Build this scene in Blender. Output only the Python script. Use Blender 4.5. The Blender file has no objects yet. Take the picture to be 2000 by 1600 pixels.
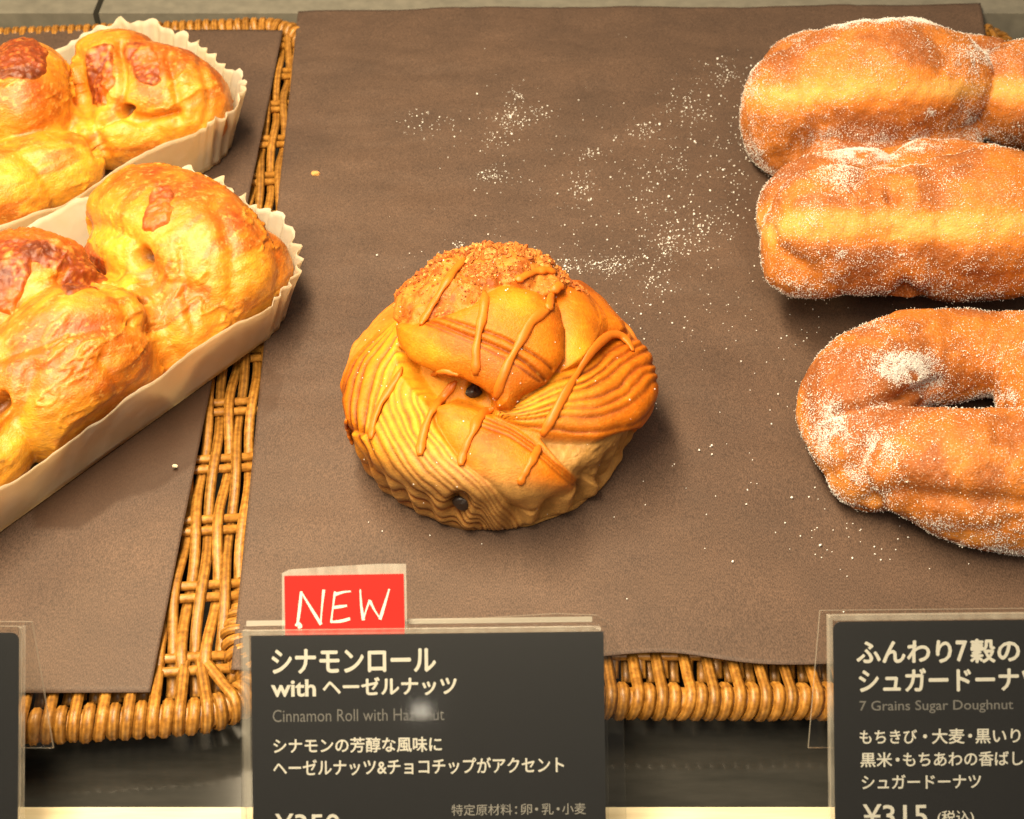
import bpy, bmesh, math, random
import numpy as np
from math import radians as R, sin, cos, pi
rng = np.random.RandomState(7)
random.seed(7)
SC = bpy.context.scene
COL = SC.collection
S = 0.01                       # everything below is written in centimetres

# ------------------------------------------------------------------ camera
PITCH, DIST, LENS = 45.0, 41.0, 50.0
PX = 36.0/LENS/2000.0          # tangent per photo pixel
cp, sp = cos(R(PITCH)), sin(R(PITCH))
CAM = np.array([0, -DIST*cp, DIST*sp])
FWD = np.array([0, cp, -sp]); UP = np.array([0, sp, cp]); RT = np.array([1.0, 0, 0])
cam_d = bpy.data.cameras.new('camera'); cam = bpy.data.objects.new('camera', cam_d); COL.objects.link(cam)
cam.location = CAM*S; cam.rotation_euler = (R(90-PITCH), 0, 0)
cam_d.lens = LENS; cam_d.sensor_width = 36; cam_d.clip_start = .02; cam_d.clip_end = 20
cam_d.dof.use_dof = True; cam_d.dof.focus_distance = .385; cam_d.dof.aperture_fstop = 32
SC.camera = cam
# ------------------------------------------------------------------ light
w = bpy.data.worlds.new('World'); SC.world = w; w.use_nodes = True
w.node_tree.nodes['Background'].inputs[0].default_value = (1, .86, .68, 1)
w.node_tree.nodes['Background'].inputs[1].default_value = .18
def area(name, loc, target, sx, sy, power, color):
    d = bpy.data.lights.new(name, 'AREA'); d.shape = 'RECTANGLE'; d.size = sx*S; d.size_y = sy*S
    d.energy = power; d.color = color
    o = bpy.data.objects.new(name, d); COL.objects.link(o)
    import mathutils
    o.location = np.array(loc)*S
    v = mathutils.Vector(np.array(target, float)-np.array(loc, float))
    o.rotation_euler = v.to_track_quat('-Z', 'Y').to_euler()
    return o
area('case_lamp', (-10, -4, 44), (0, -3, 0), 50, 7, 6.2, (1, .80, .52))
area('front_fill', (-8, -42, 60), (0, 0, 0), 50, 30, 3.0, (1, .87, .68))  # added fill from the camera side, brightens the fronts; no actual lamp
area('corner_lamp', (-36, 2, 26), (-13, 2, 1), 12, 8, .95, (1, .78, .42))
_p = CAM + 31.0*(FWD + (822-1000)*PX*RT - (1388-800)*PX*UP); _v = (CAM-_p)/np.linalg.norm(CAM-_p); _r = 2*(_v@-FWD)*-FWD-_v
area('ceiling_spot', _p+_r*75, _p, 1.3, .8, .0035, (1, .9, .74))
SC.view_settings.view_transform = 'Standard'; SC.view_settings.look = 'None'
SC.view_settings.exposure = 0; SC.view_settings.gamma = 1; SC.view_settings.use_curve_mapping = False
SC.cycles.max_bounces = 8; SC.cycles.transparent_max_bounces = 16; SC.cycles.caustics_reflective = False; SC.cycles.caustics_refractive = False

# ------------------------------------------------------------------ helpers
def ray(u, v): return FWD + (u-1000)*PX*RT - (v-800)*PX*UP
def PD(u, v, d): return CAM + d*ray(u, v)                    # point at a given depth
def PZ(u, v, z=0.0):
    r = ray(u, v); return CAM + (z-CAM[2])/r[2]*r
def proj(P):
    q = P - CAM; d = q@FWD
    return 1000 + (q@RT)/d/PX, 800 - (q@UP)/d/PX, d
def lin(r, g, b):
    f = lambda c: c/12.92 if c <= .04045 else ((c+.055)/1.055)**2.4
    return np.array([f(r/255), f(g/255), f(b/255)])

def hash3(i, j, k, seed):
    h = (i*374761393 + j*668265263 + k*2147483647 + seed*974711) & 0xffffffff
    h = ((h ^ (h >> 13))*1274126177) & 0xffffffff
    h = ((h ^ (h >> 16))*2246822519) & 0xffffffff
    return ((h ^ (h >> 15)) & 0xffffff)/float(0xffffff)
def vnoise(P, seed=0):
    P = np.asarray(P, float); F = np.floor(P).astype(np.int64); f = P-F; f = f*f*f*(f*(f*6-15)+10)
    out = 0
    for a in (0, 1):
        for b in (0, 1):
            for c in (0, 1):
                wgt = (f[:, 0] if a else 1-f[:, 0])*(f[:, 1] if b else 1-f[:, 1])*(f[:, 2] if c else 1-f[:, 2])
                out = out + wgt*hash3(F[:, 0]+a, F[:, 1]+b, F[:, 2]+c, seed)
    return out*2-1
def fbm(P, scale, octv=4, seed=0, gain=.5):
    o = 0; a = 1; t = 0
    for k in range(octv):
        o = o + a*vnoise(P*scale*(2.03**k)+17.3*k, seed+k); t += a; a *= gain
    return o/t
def worley(P, scale, seed=0):
    P = np.asarray(P, float)*scale; F = np.floor(P).astype(np.int64); best = np.full(len(P), 9.0)
    for a in (-1, 0, 1):
        for b in (-1, 0, 1):
            for c in (-1, 0, 1):
                i, j, k = F[:, 0]+a, F[:, 1]+b, F[:, 2]+c
                q = np.stack([i+hash3(i, j, k, seed), j+hash3(i, j, k, seed+1), k+hash3(i, j, k, seed+2)], 1)
                best = np.minimum(best, ((P-q)**2).sum(1))
    return np.sqrt(best)
def sstep(x, a, b):
    t = np.clip((x-a)/(b-a), 0, 1); return t*t*(3-2*t)
def mixc(a, b, t): return a*(1-t[:, None]) + b*t[:, None]

def link(name, me, mat=None, parent=None, loc=None):
    o = bpy.data.objects.new(name, me); COL.objects.link(o)
    if mat is not None:
        for m in (mat if isinstance(mat, (list, tuple)) else [mat]): me.materials.append(m)
    if parent is not None: o.parent = parent
    if loc is not None: o.location = np.array(loc)*S
    return o
def base_of(parent):
    b = np.zeros(3)
    while parent is not None:
        b = b + np.array(parent.location)/S; parent = parent.parent
    return b
def mesh_obj(name, V, F, mat=None, parent=None, base=None, col=None, smooth=True, mi=None, attrs=None):
    """V world cm; the object's origin goes to base (or the parent's)."""
    V = np.asarray(V, float)
    pb = base_of(parent)
    b = np.array(base, float) if base is not None else pb
    me = bpy.data.meshes.new(name)
    if isinstance(F, np.ndarray):
        nf, k = F.shape
        me.vertices.add(len(V)); me.vertices.foreach_set('co', ((V-b)*S).astype(np.float32).ravel())
        me.loops.add(nf*k); me.loops.foreach_set('vertex_index', F.astype(np.int32).ravel())
        me.polygons.add(nf); me.polygons.foreach_set('loop_start', np.arange(0, nf*k, k, dtype=np.int32))
        me.update(calc_edges=True); me.validate()
    else:
        me.from_pydata(((V-b)*S).tolist(), [], F); me.update()
    if smooth: me.polygons.foreach_set('use_smooth', np.ones(len(me.polygons), bool))
    if mi is not None: me.polygons.foreach_set('material_index', np.asarray(mi, np.int32))
    if col is not None:
        a = me.color_attributes.new('col', 'FLOAT_COLOR', 'POINT')
        c = np.ones((len(V), 4), np.float32); c[:, :3] = col; a.data.foreach_set('color', c.ravel())
    for an, av in (attrs or {}).items():
        a = me.attributes.new(an, 'FLOAT', 'POINT'); a.data.foreach_set('value', np.asarray(av, np.float32))
    return link(name, me, mat, parent, b-pb)
def thing(name, label, cat, loc, group=None):
    o = bpy.data.objects.new(name, None); COL.objects.link(o); o.location = np.array(loc, float)*S
    o.empty_display_size = .01
    return tag(o, label, cat, group)
def tag(o, label=None, cat=None, group=None, kind=None):
    if label: o['label'] = label
    if cat: o['category'] = cat
    if group: o['group'] = group
    if kind: o['kind'] = kind
    return o

class MB:
    def __init__(s): s.V = []; s.F = []; s.M = []; s.A = []; s.n = 0
    def add(s, V, F, m=0, a=None):
        s.A.append(np.zeros(len(V)) if a is None else np.resize(a, len(V)))
        V = np.asarray(V, float); s.V.append(V); s.F += [[i+s.n for i in f] for f in F]; s.M += [m]*len(F); s.n += len(V); return s
    def box(s, lo, hi, m=0):
        x0, y0, z0 = lo; x1, y1, z1 = hi
        V = [(x0,y0,z0),(x1,y0,z0),(x1,y1,z0),(x0,y1,z0),(x0,y0,z1),(x1,y0,z1),(x1,y1,z1),(x0,y1,z1)]
        return s.add(V, [(3,2,1,0),(4,5,6,7),(0,1,5,4),(1,2,6,5),(2,3,7,6),(3,0,4,7)], m)
    def build(s, name, mat, parent=None, base=None, smooth=True):
        return mesh_obj(name, np.concatenate(s.V), s.F, mat, parent, base, smooth=smooth, mi=s.M, attrs={'groove': np.concatenate(s.A)} if any(q.any() for q in s.A) else None)

def resample(path, n):
    p = np.asarray(path, float)
    # catmull-rom through the points, then even spacing
    q = np.vstack([2*p[0]-p[1], p, 2*p[-1]-p[-2]]); out = []
    for i in range(1, len(q)-2):
        t = np.linspace(0, 1, 24, endpoint=False)[:, None]
        a, b, c, d = q[i-1], q[i], q[i+1], q[i+2]
        out.append(.5*((2*b)+(-a+c)*t+(2*a-5*b+4*c-d)*t*t+(-a+3*b-3*c+d)*t**3))
    out = np.vstack(out+[p[-1:]])
    s = np.r_[0, np.cumsum(np.linalg.norm(np.diff(out, axis=0), axis=1))]
    x = np.linspace(0, s[-1], n)
    return np.stack([np.interp(x, s, out[:, k]) for k in range(out.shape[1])], 1)
def tube(path, rad, nseg=10, flat=1.0, upv=(0, 0, 1), groove=None, cap=True):
    """swept tube; flat squeezes along the up direction; groove: list of radius factors round the section"""
    p = np.asarray(path, float); n = len(p)
    rad = np.broadcast_to(np.asarray(rad, float), (n,))
    t = np.gradient(p, axis=0); t /= np.linalg.norm(t, axis=1)[:, None]+1e-9
    u = np.broadcast_to(np.asarray(upv, float), (n, 3))
    side = np.cross(t, u); side /= np.linalg.norm(side, axis=1)[:, None]+1e-9
    nn = np.cross(side, t)
    V = []
    for k in range(nseg):
        a = 2*pi*k/nseg; g = 1 if groove is None else groove[k]
        V.append(p + (side*cos(a)*g + nn*sin(a)*flat*g)*rad[:, None])
    V = np.stack(V, 1).reshape(-1, 3)
    F = []
    for i in range(n-1):
        for k in range(nseg):
            k2 = (k+1) % nseg
            F.append((i*nseg+k, i*nseg+k2, (i+1)*nseg+k2, (i+1)*nseg+k))
    if cap:
        F.append(tuple(range(nseg))[::-1]); F.append(tuple((n-1)*nseg+k for k in range(nseg)))
    return V, F

def poly_sd(U, poly):
    """signed distance (inside positive) of the points U (n,2) to a polygon"""
    P = np.asarray(poly, float); d = np.full(len(U), 1e18); ins = np.zeros(len(U), bool)
    for i in range(len(P)):
        a, b = P[i], P[(i+1) % len(P)]; e = b-a
        wv = U-a; t = np.clip((wv@e)/(e@e), 0, 1)
        d = np.minimum(d, ((wv-t[:, None]*e)**2).sum(1))
        c = ((a[1] > U[:, 1]) != (b[1] > U[:, 1]))
        if abs(b[1]-a[1]) > 1e-9:
            ins ^= c & (U[:, 0] < (b[0]-a[0])*(U[:, 1]-a[1])/(b[1]-a[1])+a[0])
    d = np.sqrt(d); return np.where(ins, d, -d)
def line_d(U, pl):
    P = resample(np.asarray(pl, float), 24) if len(pl) > 2 else np.asarray(pl, float); d = np.full(len(U), 1e18)
    for a, b in zip(P[:-1], P[1:]):
        e = b-a; wv = U-a; t = np.clip((wv@e)/(e@e), 0, 1)
        d = np.minimum(d, ((wv-t[:, None]*e)**2).sum(1))
    return np.sqrt(d)

# ------------------------------------------------------------------ materials
class NT:
    def __init__(s, name):
        s.m = bpy.data.materials.new(name); s.m.use_nodes = True; s.t = s.m.node_tree; s.n = s.t.nodes
        s.b = s.n['Principled BSDF']; s.out = s.n['Material Output']
    def node(s, ty, **kw):
        x = s.n.new(ty)
        for k, v in kw.items():
            if k.startswith('i_'): x.inputs[k[2:].replace('_', ' ')].default_value = v
            else: setattr(x, k, v)
        return x
    def l(s, a, b): s.t.links.new(a, b)
    def coord(s, sc=100.0, stretch=(1, 1, 1)):
        c = s.node('ShaderNodeTexCoord'); m = s.node('ShaderNodeMapping')
        m.inputs['Scale'].default_value = tuple(sc*k for k in stretch); s.l(c.outputs['Object'], m.inputs['Vector']); return m.outputs[0]
    def noise(s, vec, scale, detail=4, rough=.55):
        x = s.node('ShaderNodeTexNoise'); x.inputs['Scale'].default_value = scale; x.inputs['Detail'].default_value = detail
        x.inputs['Roughness'].default_value = rough; s.l(vec, x.inputs['Vector']); return x.outputs['Fac']
    def ramp(s, fac, stops):
        x = s.node('ShaderNodeValToRGB'); e = x.color_ramp.elements
        while len(e) < len(stops): e.new(.5)
        for q, (p, c) in zip(e, stops): q.position = p; q.color = (*c, 1) if len(c) == 3 else c
        s.l(fac, x.inputs[0]); return x.outputs[0]
    def mix(s, fac, a, b, mode='MIX'):
        x = s.node('ShaderNodeMix', data_type='RGBA', blend_type=mode)
        for sock, val in ((x.inputs[0], fac), (x.inputs[6], a), (x.inputs[7], b)):
            if hasattr(val, 'is_linked') or isinstance(val, bpy.types.NodeSocket): s.l(val, sock)
            elif isinstance(val, (int, float)): sock.default_value = val
            else: sock.default_value = (*val, 1)
        return x.outputs[2]
    def bump(s, h, strength=.5, dist=.02):
        x = s.node('ShaderNodeBump'); x.inputs['Strength'].default_value = strength; x.inputs['Distance'].default_value = dist*S
        s.l(h, x.inputs['Height']); s.l(x.outputs[0], s.b.inputs['Normal']); return x
    def set(s, **kw):
        for k, v in kw.items():
            i = s.b.inputs[k.replace('_', ' ')]
            if isinstance(v, bpy.types.NodeSocket): s.l(v, i)
            else: i.default_value = (*v, 1) if isinstance(v, (tuple, list, np.ndarray)) and len(v) == 3 and i.type == 'RGBA' else v
        return s
    def attr(s, name='col'):
        a = s.node('ShaderNodeAttribute', attribute_name=name); return a

def plain(name, c, rough=.6, **kw):
    t = NT(name); t.set(Base_Color=tuple(c), Roughness=rough, **kw); return t.m
def food(name, rough=.5, bump_scale=14, bump_s=.35, mott=.25, mscale=5, sss=.12, coat=0.0, spec=.5, stretch=(1, 1, 1), fleck=0, fleck_scale=4.5, fleck_c=(.80, .50, .17)):
    t = NT(name); v = t.coord(stretch=stretch); a = t.attr()
    n1 = t.noise(v, mscale, 6, .65)
    k = t.ramp(n1, [(.25, (1-mott,)*3), (.75, (1+mott*.6,)*3)])
    c = t.mix(1.0, a.outputs['Color'], k, 'MULTIPLY')
    if fleck:
        nf = t.noise(v, fleck_scale, 5, .7); fr = t.ramp(nf, [(.54, (0, 0, 0)), (.66, (fleck,)*3)]); c = t.mix(fr, c, fleck_c)
    n2 = t.noise(v, bump_scale, 6, .6)
    t.bump(n2, bump_s, .06)
    t.set(Base_Color=c, Roughness=rough, Coat_Weight=coat, Coat_Roughness=.35, Specular_IOR_Level=spec)
    if sss: t.set(Subsurface_Weight=sss, Subsurface_Radius=(1, .45, .15), Subsurface_Scale=.004)
    return t.m

M = {}
M['dough'] = food('glazed_dough', .46, 18, .45, .26, 5, 0, .06, spec=.25, fleck=.2, fleck_scale=7, fleck_c=(.70, .36, .05))
M['crumb'] = food('crumb', .75, 22, .8, .35, 9, .1)
M['icing'] = food('caramel_icing', .42, 6, .15, .12, 4, .05, .05, spec=.3)
M['choc'] = plain('chocolate', (.022, .012, .008), .42)
M['puff'] = food('puff_pastry', .34, 13, .6, .36, 2.6, .03, .3, spec=.45, stretch=(1, 1, 1.6), fleck=.5, fleck_c=(.78, .45, .11))
M['cheese'] = food('baked_cheese', .4, 7, .8, .4, 5, .1, .2)
M['donut'] = food('fried_dough', .62, 15, .7, .28, 4, 0, fleck=.55, fleck_scale=19, fleck_c=(.66, .50, .36))
def mat_sugar():
    t = NT('sugar'); t.set(Base_Color=(.86, .84, .80), Roughness=.25, Subsurface_Weight=.2, Subsurface_Radius=(1, 1, 1), Subsurface_Scale=.0006); return t.m
M['sugar'] = mat_sugar()
def mat_paper(name, c0, c1, spot=None):
    t = NT(name); v = t.coord()
    n = t.noise(v, 9, 6, .75); n2 = t.noise(v, .35, 3)
    f = t.noise(t.coord(stretch=(1, .35, 1)), 44, 2, .6)
    c = t.ramp(n, [(.3, c0), (.7, c1)])
    c = t.mix(.55, c, t.ramp(f, [(.35, tuple(np.array(c0)*.7)), (.66, tuple(np.array(c1)*1.4))]))
    c = t.mix(1.0, c, t.ramp(n2, [(.3, (.82, .82, .83)), (.7, (1.12, 1.09, 1.06))]), 'MULTIPLY')
    if spot:
        a = t.attr('stain'); c = t.mix(a.outputs['Fac'], c, spot)
        t.set(Roughness=.6)
    t.bump(n, .25, .02); t.set(Base_Color=c, Roughness=.6, Specular_IOR_Level=.4); return t.m
M['kraft'] = mat_paper('brown_paper', (.050, .031, .022), (.118, .073, .051), (.046, .021, .010))
def mat_wicker():
    t = NT('wicker'); a = t.attr()
    v = t.coord(); n = t.noise(v, 6, 4, .6); n2 = t.noise(v, 30, 3)
    c = t.ramp(n, [(.28, (.20, .080, .010)), (.5, (.37, .160, .024)), (.75, (.54, .265, .050))])
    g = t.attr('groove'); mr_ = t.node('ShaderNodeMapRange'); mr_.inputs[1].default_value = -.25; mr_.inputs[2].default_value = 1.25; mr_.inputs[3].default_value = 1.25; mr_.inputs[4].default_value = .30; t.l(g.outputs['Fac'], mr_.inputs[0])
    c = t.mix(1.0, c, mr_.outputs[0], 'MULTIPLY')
    t.bump(n2, .3, .02); t.set(Base_Color=c, Roughness=.4, Specular_IOR_Level=.45, Coat_Weight=.1, Coat_Roughness=.2); return t.m
M['wicker'] = mat_wicker()
M['wicker_dark'] = plain('wicker_rod', (.20, .11, .04), .5)
def mat_white_paper():
    t = NT('greaseproof_paper'); pn = t.noise(t.coord(), .8, 4); t.bump(t.noise(t.coord(), 2.2, 3), .35, .08); t.set(Base_Color=t.ramp(pn, [(.35, (.86, .82, .70)), (.7, (.80, .70, .50))]), Roughness=.5)
    tr = t.node('ShaderNodeBsdfTranslucent'); tr.inputs[0].default_value = (.80, .70, .52, 1)
    mx = t.node('ShaderNodeMixShader'); mx.inputs[0].default_value = .58
    t.l(t.b.outputs[0], mx.inputs[1]); t.l(tr.outputs[0], mx.inputs[2]); t.l(mx.outputs[0], t.out.inputs['Surface']); return t.m
M['case'] = mat_white_paper()
def mat_clear(name, gl=.06, rough=.05, tint=(.97, .97, .96)):
    t = NT(name); t.n.remove(t.b)
    a = t.node('ShaderNodeBsdfTransparent'); a.inputs[0].default_value = (*tint, 1)
    g = t.node('ShaderNodeBsdfGlossy'); g.inputs['Roughness'].default_value = rough
    f = t.node('ShaderNodeFresnel'); f.inputs[0].default_value = 1.45
    mx = t.node('ShaderNodeMixShader'); t.l(f.outputs[0], mx.inputs[0]); t.l(a.outputs[0], mx.inputs[1]); t.l(g.outputs[0], mx.inputs[2])
    t.l(mx.outputs[0], t.out.inputs['Surface']); return t.m
M['acrylic'] = mat_clear('clear_acrylic')
def mat_edge():  # whitish base colour paints in the bright look of acrylic edges
    t = NT('acrylic_edge'); t.set(Base_Color=(.52, .49, .42), Roughness=.15)
    a = t.node('ShaderNodeBsdfTransparent'); mx = t.node('ShaderNodeMixShader'); mx.inputs[0].default_value = .45
    t.l(t.b.outputs[0], mx.inputs[1]); t.l(a.outputs[0], mx.inputs[2]); t.l(mx.outputs[0], t.out.inputs['Surface']); return t.m
M['edge'] = mat_edge()
def mat_frost():  # pale see-through colour standing in for highlights on acrylic; also tints the sleeve
    t = NT('acrylic_highlight'); t.set(Base_Color=(.62, .58, .50), Roughness=.2)
    a = t.node('ShaderNodeBsdfTransparent'); mx = t.node('ShaderNodeMixShader'); n = t.noise(t.coord(stretch=(1, .3, .3)), 4, 4)
    t.l(t.ramp(n, [(.3, (.62,)*3), (.7, (.86,)*3)]), mx.inputs[0]); t.l(t.b.outputs[0], mx.inputs[1]); t.l(a.outputs[0], mx.inputs[2]); t.l(mx.outputs[0], t.out.inputs['Surface']); return t.m
M['frost'] = mat_frost()
def mat_card():
    t = NT('card_black'); v = t.coord(); n = t.noise(v, 40, 3); n2 = t.noise(v, .5, 2)
    c = t.ramp(n, [(.3, (.0105, .011, .012)), (.7, (.019, .0195, .021))]); t.set(Base_Color=c, Roughness=.38, Specular_IOR_Level=.5, Coat_Weight=.4, Coat_Roughness=.12); return t.m
M['card'] = mat_card()
M['ink'] = plain('white_print', (.90, .87, .76), .6)
M['ink_grey'] = plain('grey_print', (.24, .23, .21), .5)
M['ink_mid'] = plain('light_grey_print', (.44, .42, .37), .5)
M['red'] = plain('red_card', (.74, .013, .009), .6, Specular_IOR_Level=.2)
M['chalk'] = plain('white_marker', (.74, .62, .55), .5)
def mat_shelf():
    t = NT('dark_shelf'); v = t.coord(stretch=(.2, 1, 1)); n = t.noise(v, 3, 4)
    t.set(Base_Color=t.ramp(n, [(.3, (.020, .020, .018)), (.7, (.032, .031, .028))]), Roughness=.11, Specular_IOR_Level=.3); return t.m
M['shelf'] = mat_shelf()
def mat_ledge():
    t = NT('grey_ledge'); v = t.coord(); n = t.noise(v, 2, 5)
    t.set(Base_Color=t.ramp(n, [(.3, (.15, .14, .115)), (.7, (.20, .185, .15))]), Roughness=.45); return t.m
M['ledge'] = mat_ledge()
def mat_wood():
    t = NT('pale_wood'); v = t.coord(stretch=(.15, 2, 1)); n = t.noise(v, 2.5, 5)
    t.set(Base_Color=t.ramp(n, [(.3, (.62, .50, .30)), (.7, (.78, .68, .46))]), Roughness=.5); return t.m
M['wood'] = mat_wood()

# ------------------------------------------------------------------ the setting
SHZ = -1.5
y_wood = PZ(800, 1576, SHZ)[1]
mb = MB().box((-45, y_wood, SHZ-1.0), (45, 25.2, SHZ)); tag(mb.build('shelf', M['shelf'], smooth=False), kind='structure')
mb = MB().box((-45, y_wood-4, SHZ-2.4), (45, y_wood-.02, SHZ+.02)); tag(mb.build('wood_edge', M['wood'], smooth=False), kind='structure')
mb = MB()
yb = PZ(300, 30, 0)[1]
xs = [-60, PZ(188, 10, 0)[0], 40, 60]
for a, b in zip(xs[:-1], xs[1:]): mb.box((a+.12, yb+.5, SHZ), (b-.12, yb+22, -.2))
tag(mb.build('back_ledge', M['ledge'], smooth=False), kind='structure')

# ------------------------------------------------------------------ wicker trays
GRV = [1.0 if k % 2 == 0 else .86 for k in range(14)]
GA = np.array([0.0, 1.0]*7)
def round_rect(w_, h_, r, n=14):
    pts = []
    for cx, cy, a0 in ((w_/2-r, -h_/2+r, -90), (w_/2-r, h_/2-r, 0), (-w_/2+r, h_/2-r, 90), (-w_/2+r, -h_/2+r, 180)):
        for k in range(n+1):
            a = R(a0+90*k/n); pts.append((cx+r*cos(a), cy+r*sin(a)))
    return np.array(pts)
def wicker_tray(name, label, cx, cy, w_, h_, rot, ztop, rr=2.2, sink_back=False):
    root = thing(name, label, 'basket tray', (cx, cy, ztop-.7))
    ca, sa = cos(R(rot)), sin(R(rot))
    def T(P):
        P = np.asarray(P, float); Q = P.copy(); Q[:, 0] = cx+P[:, 0]*ca-P[:, 1]*sa; Q[:, 1] = cy+P[:, 0]*sa+P[:, 1]*ca; return Q
    pitch = .31; zc = ztop-.28; amp = .13
    mb = MB(); mr = MB()
    # cross rods in pairs
    rods = []; y = -h_/2+1.5; k = 0
    while y < h_/2-.8:
        for dy in (-.2, .2):
            p = np.stack([np.linspace(-w_/2+.2, w_/2-.2, 8), np.full(8, y+dy), np.full(8, zc)], 1)
            mb.add(*tube(T(p), .13, 8, .9))
        rods.append(y); y += 2.25; k += 1
    rods = np.array(rods)
    # long strands over and under the pairs
    n = int((w_-.5)/pitch)
    for i in range(n):
        x = -(n-1)/2*pitch+i*pitch
        inset = 0
        ex = abs(x)-(w_/2-rr)
        if ex > 0: inset = rr-math.sqrt(max(rr*rr-ex*ex, 0))
        y0, y1 = -h_/2+inset+.8, h_/2-inset-.35
        ys = np.linspace(y0, y1, 110)
        sgn = 1 if i % 2 else -1
        ph = (ys-rods[0])/2.25*pi
        z = zc + sgn*amp*1.25*np.cos(ph) - .34*np.exp(-((ys-y0)/.55)**2)
        xx = x + rng.normal(0, .02) + .05*np.sin(ph+i*.9)*1.0
        p = np.stack([np.broadcast_to(xx, ys.shape), ys, z], 1)
        mb.add(*tube(T(p), .148, 14, .5, groove=GRV), a=GA*rng.uniform(.5, 1)+rng.uniform(-.25, .25))
    mb.build('woven_floor', M['wicker'], root)
    # rim: a rod wrapped by coils; the strands come over into it
    out = round_rect(w_, h_, rr); closed = np.vstack([out, out[:1]])
    s = np.r_[0, np.cumsum(np.linalg.norm(np.diff(closed, axis=0), axis=1))]
    L = s[-1]; nc = int(L/pitch); zr = ztop-.32
    at = lambda q: np.array([np.interp(q % L, s, closed[:, 0]), np.interp(q % L, s, closed[:, 1])])
    def sink(p):       # the sides lie lower, under the papers
        d = sstep(abs(p[0]), w_/2-1.3, w_/2-.2)*sstep(p[1], -h_/2+rr*.8, -h_/2+rr*1.6)*(1-sstep(p[1], h_/2-2.2, h_/2-.6)*(0 if sink_back else 1))
        if sink_back: d = max(d, sstep(p[1], h_/2-1.3, h_/2-.3))
        return -.42*d
    core = np.stack([np.r_[at(q), zr+sink(at(q))] for q in np.linspace(0, L, 200)]); mr.add(*tube(T(core), .34, 8, 1, cap=False), 0)
    for i in range(nc):
        q = i*L/nc; p = at(q); t = at(q+.05)-at(q-.05); t /= np.linalg.norm(t); nrm = np.array([t[1], -t[0]])
        ra = .36+rng.normal(0, .014); tall = i % 2
        pts = []
        tilt = .17+rng.normal(0, .03)
        for a in np.linspace(-pi*.75, pi*1.1, 26):
            o = cos(a)*ra; h = sin(a)*ra*1.12
            k = a/pi
            xy = p - nrm*0 + nrm*o*(1 if o > 0 else 1.0) + t*(tilt*(sin(a))*.55)
            pts.append((xy[0], xy[1], zr+sink(p)+h))
        if tall and abs(nrm[1]) > .75 and not (sink_back and nrm[1] > .5):   # runs on inwards as the strand of the floor
            e = pts[19]; pts = pts[:19]
            for d, dz in ((.25, -.02), (.6, -.10), (1.1, -.2), (1.7, -.34)):
                pts.append((e[0]-nrm[0]*d+t[0]*(-.05*d), e[1]-nrm[1]*d+t[1]*(-.05*d), zr+ra*1.1*.8+dz))
        mr.add(*tube(T(resample(pts, 26)), .100, 14, 1.45, upv=T(np.array([[t[0], t[1], 0]]))[0]*0+np.array([t[0]*ca-t[1]*sa, t[0]*sa+t[1]*ca, 0.0001]), groove=GRV), a=GA*rng.uniform(.5, 1)+rng.uniform(-.25, .25))
    mr.build('rim', M['wicker'], root)
    return root
def tilted(p, a): pass
# left tray: the right edge follows the strip of wicker between the papers
fr = PZ(470, 1345, -.1); bk = PZ(562, 62, -.1)
rotL = math.degrees(math.atan2(fr[0]-bk[0], bk[1]-fr[1]))
hL = np.hypot(*(bk-fr)[:2])+1.2; wL = 21
mid = (fr+bk)/2; ca, sa = cos(R(rotL)), sin(R(rotL))
wicker_tray('wicker_tray', 'woven brown wicker tray under the pastries in white paper cases', mid[0]-ca*(wL/2-.75), mid[1]-sa*(wL/2)+.12, wL, hL, rotL, -.04, 1.9)
fr2 = PZ(1400, 1408, -.3); 
hR = PZ(1900, 25, -.1)[1]-fr2[1]-.2
wicker_tray('wicker_tray', 'woven brown wicker tray under the cinnamon roll and sugared doughnuts', 6.4, fr2[1]+hR/2+.3, 26.6, hR-.6, 0, -.06, 2.2, True)

# ------------------------------------------------------------------ papers
def sheet(name, label, corners, nx, ny, z0, wav, seed, stain_polys=None, front=None):
    a, b, c, d = [np.array(p) for p in corners]                 # front-left, front-right, back-right, back-left
    U, W = np.meshgrid(np.linspace(0, 1, nx), np.linspace(0, 1, ny)); U = U.ravel(); W = W.ravel()
    P = ((1-U)*(1-W))[:, None]*a + (U*(1-W))[:, None]*b + (U*W)[:, None]*c + ((1-U)*W)[:, None]*d
    if front is not None: P[:, 1] += front(P[:, 0])*(1-W)**6
    Q = P*np.array([1, 1, 0])
    wr = fbm(Q, .11, 3, seed)*wav + fbm(Q*np.array([.8, 1.7, 1]), .5, 3, seed+5)*wav*.5
    cr = np.abs(fbm(Q*np.array([.5, 1, 1]), .35, 3, seed+9)); wr += -np.exp(-(cr/.03)**2)*wav*.16*sstep(W, .35, .7)
    P[:, 2] = z0 + wr*sstep(W, -.1, .6)
    st = np.zeros(len(P))
    for poly, z in (stain_polys or []):
        pp = np.array([PZ(u, v, 0)[:2] for u, v in poly]); dd = poly_sd(P[:, :2]+.12*np.stack([fbm(Q, .9, 3, 3), fbm(Q, .9, 3, 4)], 1), pp)
        st = np.maximum(st, sstep(dd, -.06, .10)*z)
    F = np.array([(j*nx+i, j*nx+i+1, (j+1)*nx+i+1, (j+1)*nx+i) for j in range(ny-1) for i in range(nx-1)])
    o = mesh_obj(name, P, F, M['kraft'], base=(a+b)/2, attrs={'stain': st})
    so = o.modifiers.new('thick', 'SOLIDIFY'); so.thickness = .02*S; so.offset = -1
    return tag(o, label, 'paper')
zP = .06
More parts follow.
